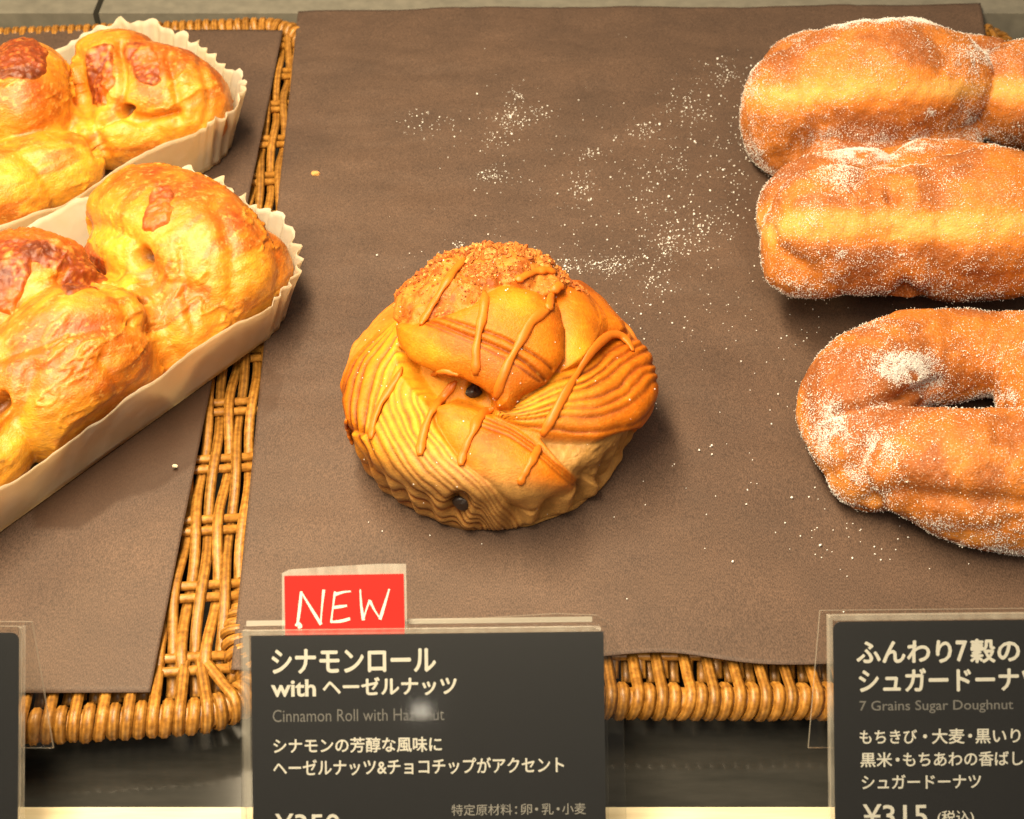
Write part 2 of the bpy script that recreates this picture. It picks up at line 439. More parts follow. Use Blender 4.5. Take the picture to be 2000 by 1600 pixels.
sheet('baking_paper', 'dark brown paper sheet lining the wicker under the white paper cases',
      [PZ(-900, 1358, zP), PZ(293, 1352, zP), PZ(552, 58, zP), PZ(-520, 50, zP)], 160, 160, zP, .08, 11,
      [([(150, 1040), (230, 985), (300, 968), (385, 905), (410, 830), (520, 700), (430, 640), (200, 800), (60, 960), (60, 1040)], .75)])
sheet('baking_paper', 'wide dark brown paper sheet dusted with sugar under the cinnamon roll',
      [PZ(452, 1305, zP+.04), PZ(2140, 1283, zP+.04), PZ(1915, 6, zP), PZ(582, 22, zP)], 220, 220, zP+.05, .16, 23,
      [([(500, 780), (520, 720), (552, 745), (545, 800), (510, 830)], .45), ([(1400, 330), (1530, 300), (1800, 560), (1600, 700), (1520, 640), (1440, 500)], .16)],
      front=lambda x: .28*np.exp(-((x-3.8)/1.6)**2)+.12*np.sin(x*.55+1))

# ------------------------------------------------------------------ cinnamon roll
def ZR(x, y): return (640+x/2.6667, 460+y/2.6667)
def Z(pts): return [ZR(*p) for p in pts]
def cinnamon_roll():
    C = np.array([-.52, -1.05, .08])
    root = thing('cinnamon_roll', 'round golden cinnamon roll with hazelnut crumbs and caramel icing stripes', 'pastry', C)
    prof = resample(np.array([(0, 0), (2.7, 0), (3.35, .05), (3.66, .3), (3.82, .9), (3.97, 1.6), (4.06, 2.1), (3.9, 2.5), (3.36, 2.8), (2.8, 3.06), (2.45, 3.4), (2.16, 3.82), (1.66, 4.22), (1.08, 4.54), (.5, 4.72), (0.004, 4.78)]), 430)
    ns, nphi = len(prof), 900
    ph = np.linspace(0, 2*pi, nphi, endpoint=False)
    tp = np.gradient(prof, axis=0); tp /= np.linalg.norm(tp, axis=1)[:, None]
    nr, nz = tp[:, 1], -tp[:, 0]
    c_, s_ = np.cos(ph), np.sin(ph)
    P = np.stack([prof[:, 0:1]*c_, prof[:, 0:1]*s_, np.repeat(prof[:, 1:2], nphi, 1)], 2)
    N = np.stack([nr[:, None]*c_, nr[:, None]*s_, np.repeat(nz[:, None], nphi, 1)], 2)
    P = P.reshape(-1, 3); N = N.reshape(-1, 3); zz = P[:, 2].copy(); PHI = np.tile(ph, ns)
    P[:, 1] += .52*np.clip(zz-2.6, 0, 9)*1.0; P[:, 0] -= .06*np.clip(zz-2.6, 0, 9)
    # uneven dome
    low = fbm(P, .28, 2, 31)*.28*sstep(zz, .8, 3); P = P + N*low[:, None]
    W = P + C
    u, v, d = proj(W); X = (u-640)*2.6667; Y = (v-460)*2.6667; Q = np.stack([X, Y], 1)
    Q = Q + 9*np.stack([fbm(P, .8, 3, 41), fbm(P, .8, 3, 42)], 1)
    n = len(P)
    tan = lin(192, 144, 80); pale = lin(232, 178, 84); org = lin(206, 112, 16); brn = lin(158, 70, 10); yel = lin(230, 156, 34); cin = lin(88, 36, 6)
    tan, pale, org, brn, yel, cin = [np.clip(c*1.0, 0, .8) for c in (tan, pale, org, brn, yel, cin)]
    H = np.zeros(n); colr = np.tile(tan, (n, 1))
    # the fluted lower side, pressed by a paper mould
    fl = np.cos(PHI*30+2.2*np.sin(PHI*3)); k = sstep(zz, .15, .6)*(1-sstep(zz, 1.6, 2.3))
    H += k*.07*fl; colr = mixc(colr, tan*.72, k*np.clip(-fl, 0, 1)*.55)
    browning = sstep(zz, 1.3, 3.0)
    colr = mixc(colr, org, browning*.9)
    def ridges(g, sharp=.45): 
        r = np.abs(np.sin(pi*g))**sharp; return r
    def region(poly, h, A, ell, c, soft=7, g=None, RA=.07, c_groove=cin*1.5, gk=.8, rough=None):
        nonlocal H, colr
        sd = poly_sd(Q, poly_) if False else poly_sd(Q, poly)
        m = sstep(sd, -soft, soft)
        hh = h + A*(1-np.exp(-np.clip(sd, 0, None)/ell))
        cc = np.tile(c, (n, 1)) if np.ndim(c) == 1 else c
        # a darker seam where the strand tucks under its neighbour
        if g is not None:
            r = ridges(g); am = .75+.6*fbm(P, .9, 2, 57); hh = hh + RA*am*(r-1); cc = mixc(cc, c_groove, np.clip((1-r)**.75*gk*1.7*am, 0, 1)); cc = cc*(1+.22*fbm(np.stack([g*2.2, X*.004, Y*.004], 1), 1.5, 3, 58))[:, None]
        if rough is not None: hh = hh+rough
        H = H*(1-m)+hh*m; colr = mixc(colr, cc, m)
        return sd, m
    def between(C0, C1, N_):
        a, b = line_d(Q, C0), line_d(Q, C1); q = N_*a/(a+b+1e-6)+.075*fbm(P, .6, 3, 55)*N_; return q+.14*np.sin(2.3*q+1)+.12*fbm(P, 1.6, 2, 56)
    # lower left: layered strand sweeping down to the right
    g = between([(560, 860), (600, 980), (700, 1130), (840, 1290), (1020, 1520)], [(60, 850), (110, 1060), (250, 1290), (470, 1450), (720, 1560)], 13)
    cF = mixc(np.tile(yel*.95, (n, 1)), tan, sstep(Y, 1020, 1300)); cF = mixc(cF, org, sstep(-X, -380, -150)*.35)
    region([(400, 690), (550, 880), (600, 1000), (720, 1180), (850, 1290), (1030, 1530), (900, 1560), (700, 1560), (480, 1450), (280, 1350), (130, 1220), (60, 1000), (50, 860), (180, 720), (300, 640)],
           .06, .10, 60, cF, 12, g, .085)
    # left lobe
    g = between([(400, 410), (240, 520), (110, 660), (50, 860), (90, 1020)], [(420, 470), (405, 600), (335, 760), (235, 1060)], 6)
    cE = mixc(np.tile(org, (n, 1)), yel, sstep(X+.2*Y, 280, 520))
    region([(420, 400), (250, 510), (120, 650), (40, 850), (80, 1000), (160, 1020), (230, 1060), (300, 900), (400, 720), (425, 600), (420, 480)], .02, .18, 50, cE, 8, g, .11)
    # pale hollow in the centre
    region([(380, 600), (520, 690), (760, 740), (870, 860), (860, 940), (720, 890), (560, 900), (470, 800), (400, 720)], -.55, .0, 30, yel*.9, 18)
    # front band
    cA = mixc(np.tile(org, (n, 1)), yel, (1-sstep(line_d(Q, [(560, 900), (760, 960)]), 20, 130))*.55)
    cA = mixc(cA, brn, np.exp(-((X-850)/90)**2-((Y-1060)/70)**2)*.6)
    cA = mixc(cA, tan, sstep(Y-.15*X, 1060, 1170))
    region([(540, 885), (640, 860), (720, 885), (850, 940), (1000, 1010), (1110, 1100), (1320, 1285), (1230, 1350), (1100, 1420), (960, 1430), (840, 1300), (720, 1210), (620, 1080), (560, 980)], -.04, .30, 55, cA, 9)
    for k, off in enumerate((16, 40, 66)):
        dd = line_d(Q, [(800-off*.3, 930+off), (950, 1000+off*1.0), (1100, 1100+off), (1320, 1290+off*.6)]); q = np.exp(-(dd/7)**2)*sstep(sd_in(Q), -1e9, 1) if False else np.exp(-(dd/7)**2)
        H -= q*.07; colr = mixc(colr, cin, q*.6)
    # tan side under the right lobe
    region([(1110, 1060), (1400, 1065), (1720, 960), (1640, 1180), (1440, 1290), (1310, 1285)], -.20, .0, 30, tan*.86, 10, rough=.06*fbm(P, 3.2, 4, 61))
    # right top lobe
    cG = mixc(np.tile(org*1.02, (n, 1)), yel, np.exp(-((X-1260)/80)**2-((Y-600)/90)**2)*.8); cG = mixc(cG, brn, np.exp(-((X-1300)/120)**2-((Y-320)/60)**2)*.7)
    region([(1170, 250), (1310, 240), (1440, 350), (1540, 470), (1570, 560), (1430, 610), (1290, 700), (1190, 710), (1200, 560), (1180, 420)], .06, .50, 60, cG, 8)
    # right lobe, a fan of layers
    g = between([(900, 905), (1000, 830), (1120, 735), (1290, 680), (1420, 590), (1560, 520)], [(850, 945), (1000, 1012), (1150, 1055), (1400, 1068), (1610, 1000), (1720, 850)], 8)
    cB = mixc(np.tile(yel, (n, 1)), org, sstep(X+.25*Y, 1230, 1640)); cB = mixc(cB, org*.95, sstep(Y-.1*X, 780, 930)*.8)
    region([(860, 935), (930, 900), (1000, 830), (1120, 735), (1290, 685), (1420, 590), (1560, 520), (1680, 600), (1740, 760), (1730, 900), (1620, 1000), (1400, 1062), (1150, 1048), (1000, 1005)], .05, .34, 55, cB, 7, g, .13)
    # knot across the middle
    cC = mixc(np.tile(org, (n, 1)), yel, np.exp(-((X-560)/130)**2-((Y-620)/60)**2)*.65+np.exp(-((X-960)/90)**2-((Y-400)/70)**2)*.6)
    cC = mixc(cC, brn, sstep(np.abs(Y-.55*(X-800)-660), 190, 60)*sstep(X, 820, 1100)*.55)
    region([(395, 480), (520, 440), (640, 400), (900, 290), (1060, 310), (1170, 380), (1205, 500), (1200, 640), (1110, 770), (1010, 830), (945, 915), (880, 905), (850, 830), (720, 745), (600, 720), (470, 660), (405, 570)], .22, .50, 60, cC, 7)
    for pl, wd, dp in (([(470, 440), (620, 500), (760, 560), (940, 640), (1090, 740)], 8, .12), ([(560, 430), (720, 500), (900, 570), (1120, 690)], 7, .10), ([(500, 470), (760, 585), (1060, 745)], 5, .05)):
        dd = line_d(Q, pl); q = np.exp(-(dd/wd)**2); H -= q*dp; colr = mixc(colr, cin, q*.75)
    # crumb cap, rough
    rg = fbm(P, 1.8, 4, 71)*.24
    crumbc = mixc(np.tile(lin(202, 120, 44), (n, 1)), lin(146, 74, 22), sstep(fbm(P, 3, 3, 77), -.2, .5))
    capp = [(360, 350), (430, 250), (560, 160), (700, 60), (820, 20), (960, 30), (1100, 80), (1230, 140), (1280, 240), (1200, 310), (1100, 345), (1000, 300), (900, 295), (840, 340), (760, 410), (640, 450), (500, 500), (400, 470)]
    region(capp, .30, .16, 60, crumbc, 9, rough=rg)
    cap_sd = poly_sd(Q, capp)
    # holes that hold the chips
    for cx, cy, rx, ry in ((755, 815, 62, 45), (690, 1385, 60, 62)):
        e = np.exp(-(((X-cx)/rx)**2+((Y-cy)/ry)**2)**2); H -= e*.28; colr = mixc(colr, cin*.8, e*.6)
    # back half (hidden from the photo): plain crust
    back = sstep(N@(-FWD), .12, -.05)
    H = H*(1-back)+(.1+.1*fbm(P, 1.2, 3, 80))*back; colr = mixc(colr, org*.9, back*browning)
    Hg = H.reshape(ns, nphi)
    for _ in range(1):
        Hg = (Hg*2+np.roll(Hg, 1, 1)+np.roll(Hg, -1, 1))/4
        Hg[1:-1] = (Hg[1:-1]*2+Hg[:-2]+Hg[2:])/4
    fl2 = np.cos(PHI*30+2.2*np.sin(PHI*3))*sstep(zz, .15, .6)*(1-sstep(zz, 1.2, 2.0))
    H = Hg.ravel()+.012*fbm(P, 3, 3, 90)+.09*fl2; colr = mixc(colr, cin, np.clip(-fl2, 0, 1)*.18)
    colr = colr*(1+.20*fbm(P, .8, 4, 91)+.10*fbm(P, 4, 3, 92))[:, None]; colr = mixc(colr, brn, sstep(fbm(P, .9, 4, 93), -.05, .4)*sstep(zz, 2, 3)*.5)
    V = P + N*H[:, None]; V[:, 2] = np.maximum(V[:, 2], 0)
    V = V + C
    i, j = np.meshgrid(np.arange(ns-1), np.arange(nphi), indexing='ij'); j2 = (j+1) % nphi
    F = np.stack([i*nphi+j, i*nphi+j2, (i+1)*nphi+j2, (i+1)*nphi+j], 2).reshape(-1, 4)
    colr = np.clip(colr, 0.004, .9)
    mesh_obj('dough', V, F, M['dough'], root, col=colr)
    # surface look-up
    fu, fv, fd = proj(V); vis = N@(-FWD) > .0
    idx = np.where(vis)[0]; UVs = np.stack([fu[idx], fv[idx]], 1)
    def lift(q):
        dd = ((UVs-np.array(q))**2).sum(1); c = idx[dd < max(dd.min()*1.5, 9)]
        k = c[np.argmin(fd[c])]; return V[k], N[k]
    # icing stripes
    stripes = [([(715, 115), (680, 160), (620, 240), (570, 320), (520, 400), (490, 460)], .11), ([(1190, 190), (1120, 180), (1040, 205), (985, 240)], .11),
               ([(820, 295), (805, 400), (780, 540), (765, 640), (765, 725)], .115), ([(1225, 255), (1170, 310), (1150, 385)], .115),
               ([(1155, 390), (1080, 420), (1030, 500), (970, 610), (905, 740), (870, 850)], .12), ([(1590, 600), (1555, 535), (1490, 510), (1410, 565), (1320, 680), (1220, 850), (1120, 1045)], .12),
               ([(1105, 1090), (1050, 1200), (1000, 1300)], .10), ([(395, 690), (350, 760), (270, 900), (220, 1060)], .10), ([(665, 755), (600, 840), (520, 960), (490, 1060), (480, 1140)], .115),
               ([(860, 900), (800, 935), (750, 1030), (705, 1120), (690, 1195)], .11), ([(95, 960), (100, 1010), (130, 1090)], .08), ([(540, 722), (610, 712), (680, 730)], .06)]
    for pts, r in stripes:
        pp = resample(np.array(Z(pts)), 34)
        q = [lift(p) for p in pp]; p3 = np.array([a for a, b in q]); nn = np.array([b for a, b in q])
        for _ in range(5): p3[1:-1] = (p3[:-2]+2*p3[1:-1]+p3[2:])/4
        p3 = p3 + nn*.045 + np.array([0, 0, .0])
        t = np.linspace(0, 1, 34); rad = r*(.86+.16*np.sin(t*9+r*50)+.10*np.sin(t*21))*np.minimum(1, .45+6*np.minimum(t, 1-t))
        vv, ff = tube(p3, rad*1.15, 12, .62, nn); vv = vv + .02*np.stack([fbm(vv, 2.5, 3, 7), fbm(vv, 2.5, 3, 8), fbm(vv, 2.5, 3, 9)], 1)
        mesh_obj('icing_stripe', vv, ff, M['icing'], root, col=np.tile(lin(198, 108, 26), (len(vv), 1)))
    for (cx, cy), s3, rot in (((755, 812), (.27, .20, .16), .5), ((695, 1395), (.25, .25, .16), .9)):
        p, nn = lift(ZR(cx, cy))
        bm = bmesh.new(); bmesh.ops.create_icosphere(bm, subdivisions=4, radius=1); vv = np.array([v.co[:] for v in bm.verts]); ff = [[q.index for q in f.verts] for f in bm.faces]; bm.free()
        vv *= 1+.28*fbm(vv, 1.1, 2, int(cx))[:, None]; vv = vv*np.array(s3)
        ar = np.array([[cos(rot), -sin(rot), 0], [sin(rot), cos(rot), 0], [0, 0, 1]]); vv = vv@ar.T
        b1 = RT; b2 = np.cross(nn, b1); b2 /= np.linalg.norm(b2); b1 = np.cross(b2, nn)
        vv = p + nn*.02 + vv[:, :1]*b1 + vv[:, 1:2]*b2 + vv[:, 2:]*nn
        mesh_obj('chocolate_chip', vv, ff, M['choc'], root)
    # crumbs: broken nut and streusel pieces
    can = idx[(cap_sd[idx] > 4)]; bk = np.where((N[:, 1] > .15) & (zz > 3.6))[0]
    mb = MB(); cols = []
    def grain(p, nn, r, c, sq=1.0):
        q = rng.normal(0, 1, (8, 3)); base = np.array([(x, y, z) for x in (-1, 1) for y in (-1, 1) for z in (-1, 1)])*.6+q*.22
        rot = np.linalg.qr(rng.normal(0, 1, (3, 3)))[0]
        mb.add(p+nn*r*.25+(base*np.array([1, 1, sq]))@rot*r, [(0, 1, 3, 2), (4, 6, 7, 5), (0, 4, 5, 1), (2, 3, 7, 6), (0, 2, 6, 4), (1, 5, 7, 3)]); cols.append(np.tile(c, (8, 1)))
    pal = [lin(206, 128, 52), lin(190, 106, 38), lin(222, 158, 84), lin(160, 84, 26), lin(200, 118, 42)]
    for k in rng.choice(can, 1300): grain(V[k]-N[k]*.012, N[k], rng.uniform(.018, .052), pal[rng.randint(5)])
    for k in rng.choice(bk, 500): grain(V[k], N[k], rng.uniform(.04, .09), pal[rng.randint(5)])
    o = mesh_obj('hazelnut_crumbs', np.concatenate(mb.V), mb.F, M['crumb'], root, col=np.concatenate(cols), smooth=False)
    o['kind'] = 'stuff'
    # stray sugar grains on the dough
    mb = MB(); cols = []
    for k in rng.choice(idx, 130): grain(V[k], N[k], rng.uniform(.010, .022), np.ones(3))
    o = mb.build('sugar_grains', M['sugar'], root, smooth=False); o['kind'] = 'stuff'
cinnamon_roll()

# ------------------------------------------------------------------ lumpy doughs
def blob_mesh(parts, voxel=.075, smooth=6):
    """union of swept tubes and ellipsoids, remeshed to one skin"""
    V = []; F = []; n = 0
    for v, f in parts:
        V.append(v); F += [[i+n for i in q] for q in f]; n += len(v)
    me = bpy.data.meshes.new('tmp'); me.from_pydata(np.concatenate(V).tolist(), [], F); me.update()
    o = bpy.data.objects.new('tmp', me); COL.objects.link(o)
    m = o.modifiers.new('r', 'REMESH'); m.mode = 'VOXEL'; m.voxel_size = voxel; m.use_smooth_shade = True
    if smooth:
        q = o.modifiers.new('s', 'SMOOTH'); q.factor = .5; q.iterations = smooth
    dg = bpy.context.evaluated_depsgraph_get(); e = o.evaluated_get(dg); m2 = bpy.data.meshes.new_from_object(e)
    nv = len(m2.vertices); co = np.empty(nv*3); m2.vertices.foreach_get('co', co); no = np.empty(nv*3, np.float32); m2.vertices.foreach_get('normal', no)
    fa = [list(p.vertices) for p in m2.polygons]
    bpy.data.objects.remove(o); bpy.data.meshes.remove(me); bpy.data.meshes.remove(m2)
    return co.reshape(-1, 3), no.reshape(-1, 3).astype(float), fa
def ell(c, r, rz=0, tilt=0, ax=None):
    bm = bmesh.new(); bmesh.ops.create_icosphere(bm, subdivisions=4, radius=1); v = np.array([q.co[:] for q in bm.verts]); f = [[q.index for q in p.verts] for p in bm.faces]; bm.free()
    v = np.sign(v)*np.abs(v)**.92*np.array(r)
    if tilt: v = v@np.array([[cos(tilt), 0, sin(tilt)], [0, 1, 0], [-sin(tilt), 0, cos(tilt)]]).T
    a = rz; v = v@np.array([[cos(a), -sin(a), 0], [sin(a), cos(a), 0], [0, 0, 1]]).T
    return v+np.array(c), f
def arm(pts, rads, n=60, nseg=24, flat=1.0):
    p = resample(np.array(pts), n); r = np.interp(np.linspace(0, 1, n), np.linspace(0, 1, len(rads)), rads)
    t = np.linspace(0, 1, n); r = r*np.sqrt(np.clip(1-(1-np.minimum(1, np.minimum(t, 1-t)*9))**2, .02, 1))
    return tube(p, r, nseg, flat)
def in_poly(V, N, poly, face=.05):
    u, v, d = proj(V); sd = poly_sd(np.stack([u, v], 1), poly); return np.where(((-FWD)@N.T) > face, sd, -99)

def sugar_on(name, V, N, k, parent, clumps=(), rmin=.005, rmax=.0155, seed=0, bare=None):
    r = np.random.RandomState(seed); p = np.clip(.55+1.1*fbm(V, 1.3, 4, seed+2), .10, 2)**2*(1+1.2*sstep(.25-N[:, 2], 0, .7))
    p *= np.where(N[:, 2] < -.6, .3, 1)
    if bare is not None: p *= bare
    u, v, d = proj(V)
    for cx, cy, rx, ry, a in clumps:
        p += a*np.exp(-((u-cx)/rx)**2-((v-cy)/ry)**2)*(((-FWD)@N.T) > 0)*np.clip(.6+1.6*fbm(V, 2.6, 3, seed+8), 0, 3)
    ii = r.choice(len(V), k, p=p/p.sum()); m = len(ii)
    base = np.array([(x, y, z) for x in (-1, 1) for y in (-1, 1) for z in (-1, 1)])*.6
    rad = r.uniform(rmin, rmax, m)*np.where(r.rand(m) < .08, 1.5, 1)
    Q = np.linalg.qr(r.normal(0, 1, (m, 3, 3)))[0]
    P = (base[None]+r.normal(0, .15, (m, 8, 3)))*rad[:, None, None]; P = np.einsum('mij,mjk->mik', P, Q)
    P += (V[ii]+N[ii]*rad[:, None]*.3+r.normal(0, .02, (m, 3)))[:, None]
    f = np.array([(0, 1, 3, 2), (4, 6, 7, 5), (0, 4, 5, 1), (2, 3, 7, 6), (0, 2, 6, 4), (1, 5, 7, 3)])
    F = (np.arange(m)*8)[:, None, None]+f[None]
    o = mesh_obj(name, P.reshape(-1, 3), F.reshape(-1, 4), M['sugar'], parent, smooth=False); o['kind'] = 'stuff'
    return o
DG = 'sugared twist doughnuts'
def doughnut(label, base, parts, axis, c0, band, clumps, seed, dents=(), bs=1.0, folds=()):
    root = thing('sugar_doughnut', label, 'doughnut', base, None)
    V, N, F = blob_mesh(parts)
    V = V + N*(.20*fbm(V, .42, 3, seed)+.10*fbm(V, 1.3, 3, seed+3)+.018*fbm(V, 5, 2, seed+4))[:, None]
    u, v, d = proj(V)
    for cx, cy, r_, dep in dents: V = V - N*(dep*np.exp(-((u-cx)**2+(v-cy)**2)/r_**2)*(((-FWD)@N.T) > 0))[:, None]
    for pl_, wd, dp in folds: V = V - N*(dp*np.exp(-(line_d(np.stack([u, v], 1), pl_)/wd)**2)*(((-FWD)@N.T) > 0))[:, None]
    V[:, 2] = np.maximum(V[:, 2], base[2])
    e = (V-np.array(c0))@np.array(axis)+.16*fbm(V, .8, 3, seed+5)
    out = sstep(1-np.abs(N@np.array(axis)), .45, .8)
    org = lin(188, 108, 26); dk = lin(144, 74, 16); pl = lin(224, 168, 82)
    c = mixc(np.tile(org, (len(V), 1)), dk, sstep(fbm(V, .7, 4, seed+6), -.25, .35)*.9)
    c = mixc(c, lin(222, 130, 36), (1-sstep(np.abs(e-band), .3, .95))*out*.8)
    bn = (1-sstep(np.abs(e-band), .04, .55))*out*.85
    bn = bs*bn*np.clip(.75+.9*fbm(V, .5, 3, seed+9), .15, 1)
    c = mixc(c, pl, bn)
    mesh_obj('dough', V, F, M['donut'], root, col=c)
    sugar_on('sugar_coating', V, N, 60000, root, clumps, seed=seed, bare=1-.75*bn)
    return root
# the one lying flat in front
doughnut('sugar doughnut lying flat with a hole, in front of the two leaning doughnuts', (12.5, -2.2, .08),
    [arm([(9.9, -3.8, 1.4), (9.3, -2.8, 1.7), (9.4, -1.3, 1.8), (10.6, -.05, 1.75), (12.6, .45, 1.7), (15, .4, 1.7), (16.6, -1.0, 1.8)], [1.2, 1.5, 1.55, 1.34, 1.25, 1.36, 1.6]),
     arm([(9.5, -3.4, 1.5), (10.5, -3.9, 1.9), (11.9, -4.35, 2.0), (13.4, -4.4, 1.95), (15.2, -3.7, 2.05), (16.6, -1.8, 2.0)], [1.3, 1.6, 1.72, 1.75, 1.75, 1.7]),
     ell((13.4, -4.4, 1.45), (3.2, 1.8, 1.4)), ell((9.8, -3.1, 1.3), (1.5, 1.6, 1.2)), ell((14.7, -1.5, 1.95), (1.45, 2.2, 1.75))],
    (0, 0, 1), (12.5, -2.2, 0), 1.25,
    [(1760, 715, 45, 22, 24), (1810, 745, 30, 14, 14), (1640, 850, 45, 35, 12), (1720, 885, 30, 25, 12), (1625, 800, 20, 25, 8), (1690, 795, 40, 6, 6), (1960, 775, 60, 10, 8), (1800, 1050, 200, 30, 2), (1670, 930, 20, 15, 6)], 101, bs=.35, folds=[([(1630, 806), (1700, 788), (1760, 772), (1830, 748)], 11, .28), ([(1690, 985), (1740, 965), (1850, 975), (2000, 985)], 22, .16)])
# middle, leaning on it
doughnut('sugar doughnut with a pale waist and notched end, between two other doughnuts', (12.5, 6, .08),
    [ell((9.9, 4.1, 3.35), (2.45, 1.85, 1.75), rz=.05, tilt=.34), ell((8.9, 4.1, 2.7), (1.5, 1.7, 1.35)), ell((11.3, 4.1, 3.45), (2.2, 1.9, 1.85)), ell((8.6, 4.2, 2.6), (1.3, 1.6, 1.3)), ell((13.7, 4.1, 3.5), (3.1, 2.15, 2.1), tilt=-.06), ell((17.5, 4.6, 3.2), (2.3, 2, 1.9)),
     arm([(9.4, 4.4, 2.6), (9.3, 6.6, 2.0), (11.5, 7.9, 1.75), (14.5, 8, 1.75), (17.2, 6.8, 2.0), (18, 5, 2.8)], [1.4, 1.6, 1.6, 1.65, 1.6, 1.5])],
    (0, .6, .8), (12.5, 4.1, 3.4), .05, [(1690, 302, 50, 14, 24), (1775, 288, 40, 9, 14), (1640, 350, 30, 25, 6), (1580, 420, 20, 30, 3), (1680, 500, 60, 14, 7), (1560, 560, 60, 25, 3), (1900, 530, 120, 30, 1.5)], 202,
    folds=[([(1744, 290), (1752, 380), (1745, 470), (1768, 575)], 20, .13), ([(1560, 330), (1640, 350), (1720, 330)], 14, .08)], dents=[(1740, 378, 16, .35), (1768, 582, 26, .3), (1738, 288, 22, .2)])
doughnut('sugar doughnut farthest back, its smooth pale waist facing forward', (13, 14, .08),
    [ell((12.1, 12.1, 2.95), (3.8, 2.2, 2.25), tilt=-.14), ell((9.3, 12, 2.2), (1.6, 1.9, 2.0)), ell((9.6, 11.6, 1.3), (1.5, 1.6, 1.2)), ell((12.4, 11.2, 1.6), (3.4, 1.6, 1.3)), ell((17.4, 12.3, 2.7), (2.3, 1.9, 1.75)),
     arm([(9.6, 12.8, 2.2), (10.2, 14.8, 1.7), (12.6, 15.4, 1.6), (15.4, 15.2, 1.6), (17.6, 13.6, 2.0)], [1.3, 1.5, 1.5, 1.5, 1.4])],
    (0, .55, .835), (12, 12, 2.95), .05, [(1780, 35, 110, 9, 16), (1640, 45, 30, 8, 10), (1720, 270, 130, 22, 4), (1470, 160, 14, 40, 3), (1815, 220, 14, 6, 8), (1900, 110, 50, 20, 2)], 303)

# ------------------------------------------------------------------ pastries in paper cases
def paper_case(label, corner, ang, length, width, h, base_r=2.6, seed=0):
    """boat shaped case: straight smooth long sides, fluted round ends; corner = front right bottom corner"""
    ca, sa = cos(R(ang)), sin(R(ang)); ax = np.array([ca, sa]); nx_ = np.array([-sa, ca])
    c = np.array(corner[:2]) - ax*length/2 + nx_*width/2
    n = 520; hl, hw = length/2, width/2; nz = 12
    out = round_rect(length, width, base_r, 40); cl = np.vstack([out, out[:1]])
    s = np.r_[0, np.cumsum(np.linalg.norm(np.diff(cl, axis=0), axis=1))]; q = np.linspace(0, s[-1], n, endpoint=False)
    p = np.stack([np.interp(q, s, cl[:, 0]), np.interp(q, s, cl[:, 1])], 1)
    t = np.roll(p, -1, 0)-np.roll(p, 1, 0); t /= np.linalg.norm(t, axis=1)[:, None]; nr = np.stack([t[:, 1], -t[:, 0]], 1)
    endy = sstep(np.abs(p[:, 0]), hl-base_r-.7, hl-base_r+.6)
    rr = np.random.RandomState(seed)
    flut = np.sign(np.sin(q*2*pi/.52))*np.abs(np.sin(q*2*pi/.52))**.7
    jag = np.interp(q, np.arange(0, s[-1]+1, .26), rr.normal(0, 1, len(np.arange(0, s[-1]+1, .26))))
    V = []
    for k in range(nz):
        f = k/(nz-1); flare = .55*f+.12*f*f
        o = flare + endy*flut*.11*(.35+.65*f) + (1-endy)*.08*np.sin(q*1.1+seed)*f + endy*jag*.05*f
        xyc = np.stack([p[:, 0]*1.1, p[:, 1]*1.1, np.full(n, f*1.5)], 1); o = o + (.16*f*(1-.5*endy))*fbm(xyc, .55, 3, seed+60) + .035*f*fbm(xyc, 2.2, 3, seed+61)
        z = corner[2]+h*f*(1-.12*endy*0) + (f**3)*(endy*jag*.12 + .16*np.sin(q*.8+seed)+.10*fbm(np.stack([q, q*0, q*0], 1), 1.3, 3, seed+62))
        xy = p+nr*o[:, None]
        V.append(np.stack([c[0]+xy[:, 0]*ca-xy[:, 1]*sa, c[1]+xy[:, 0]*sa+xy[:, 1]*ca, z], 1))
    V = np.concatenate(V); F = [(k*n+i, k*n+(i+1) % n, (k+1)*n+(i+1) % n, (k+1)*n+i) for k in range(nz-1) for i in range(n)]
    F.append(tuple(range(n))[::-1])
    o = mesh_obj('paper_case', V, F, M['case'], base=(c[0], c[1], corner[2]))
    m = o.modifiers.new('thick', 'SOLIDIFY'); m.thickness = .008*S
    return tag(o, label, 'paper case')
zc = zP+.1
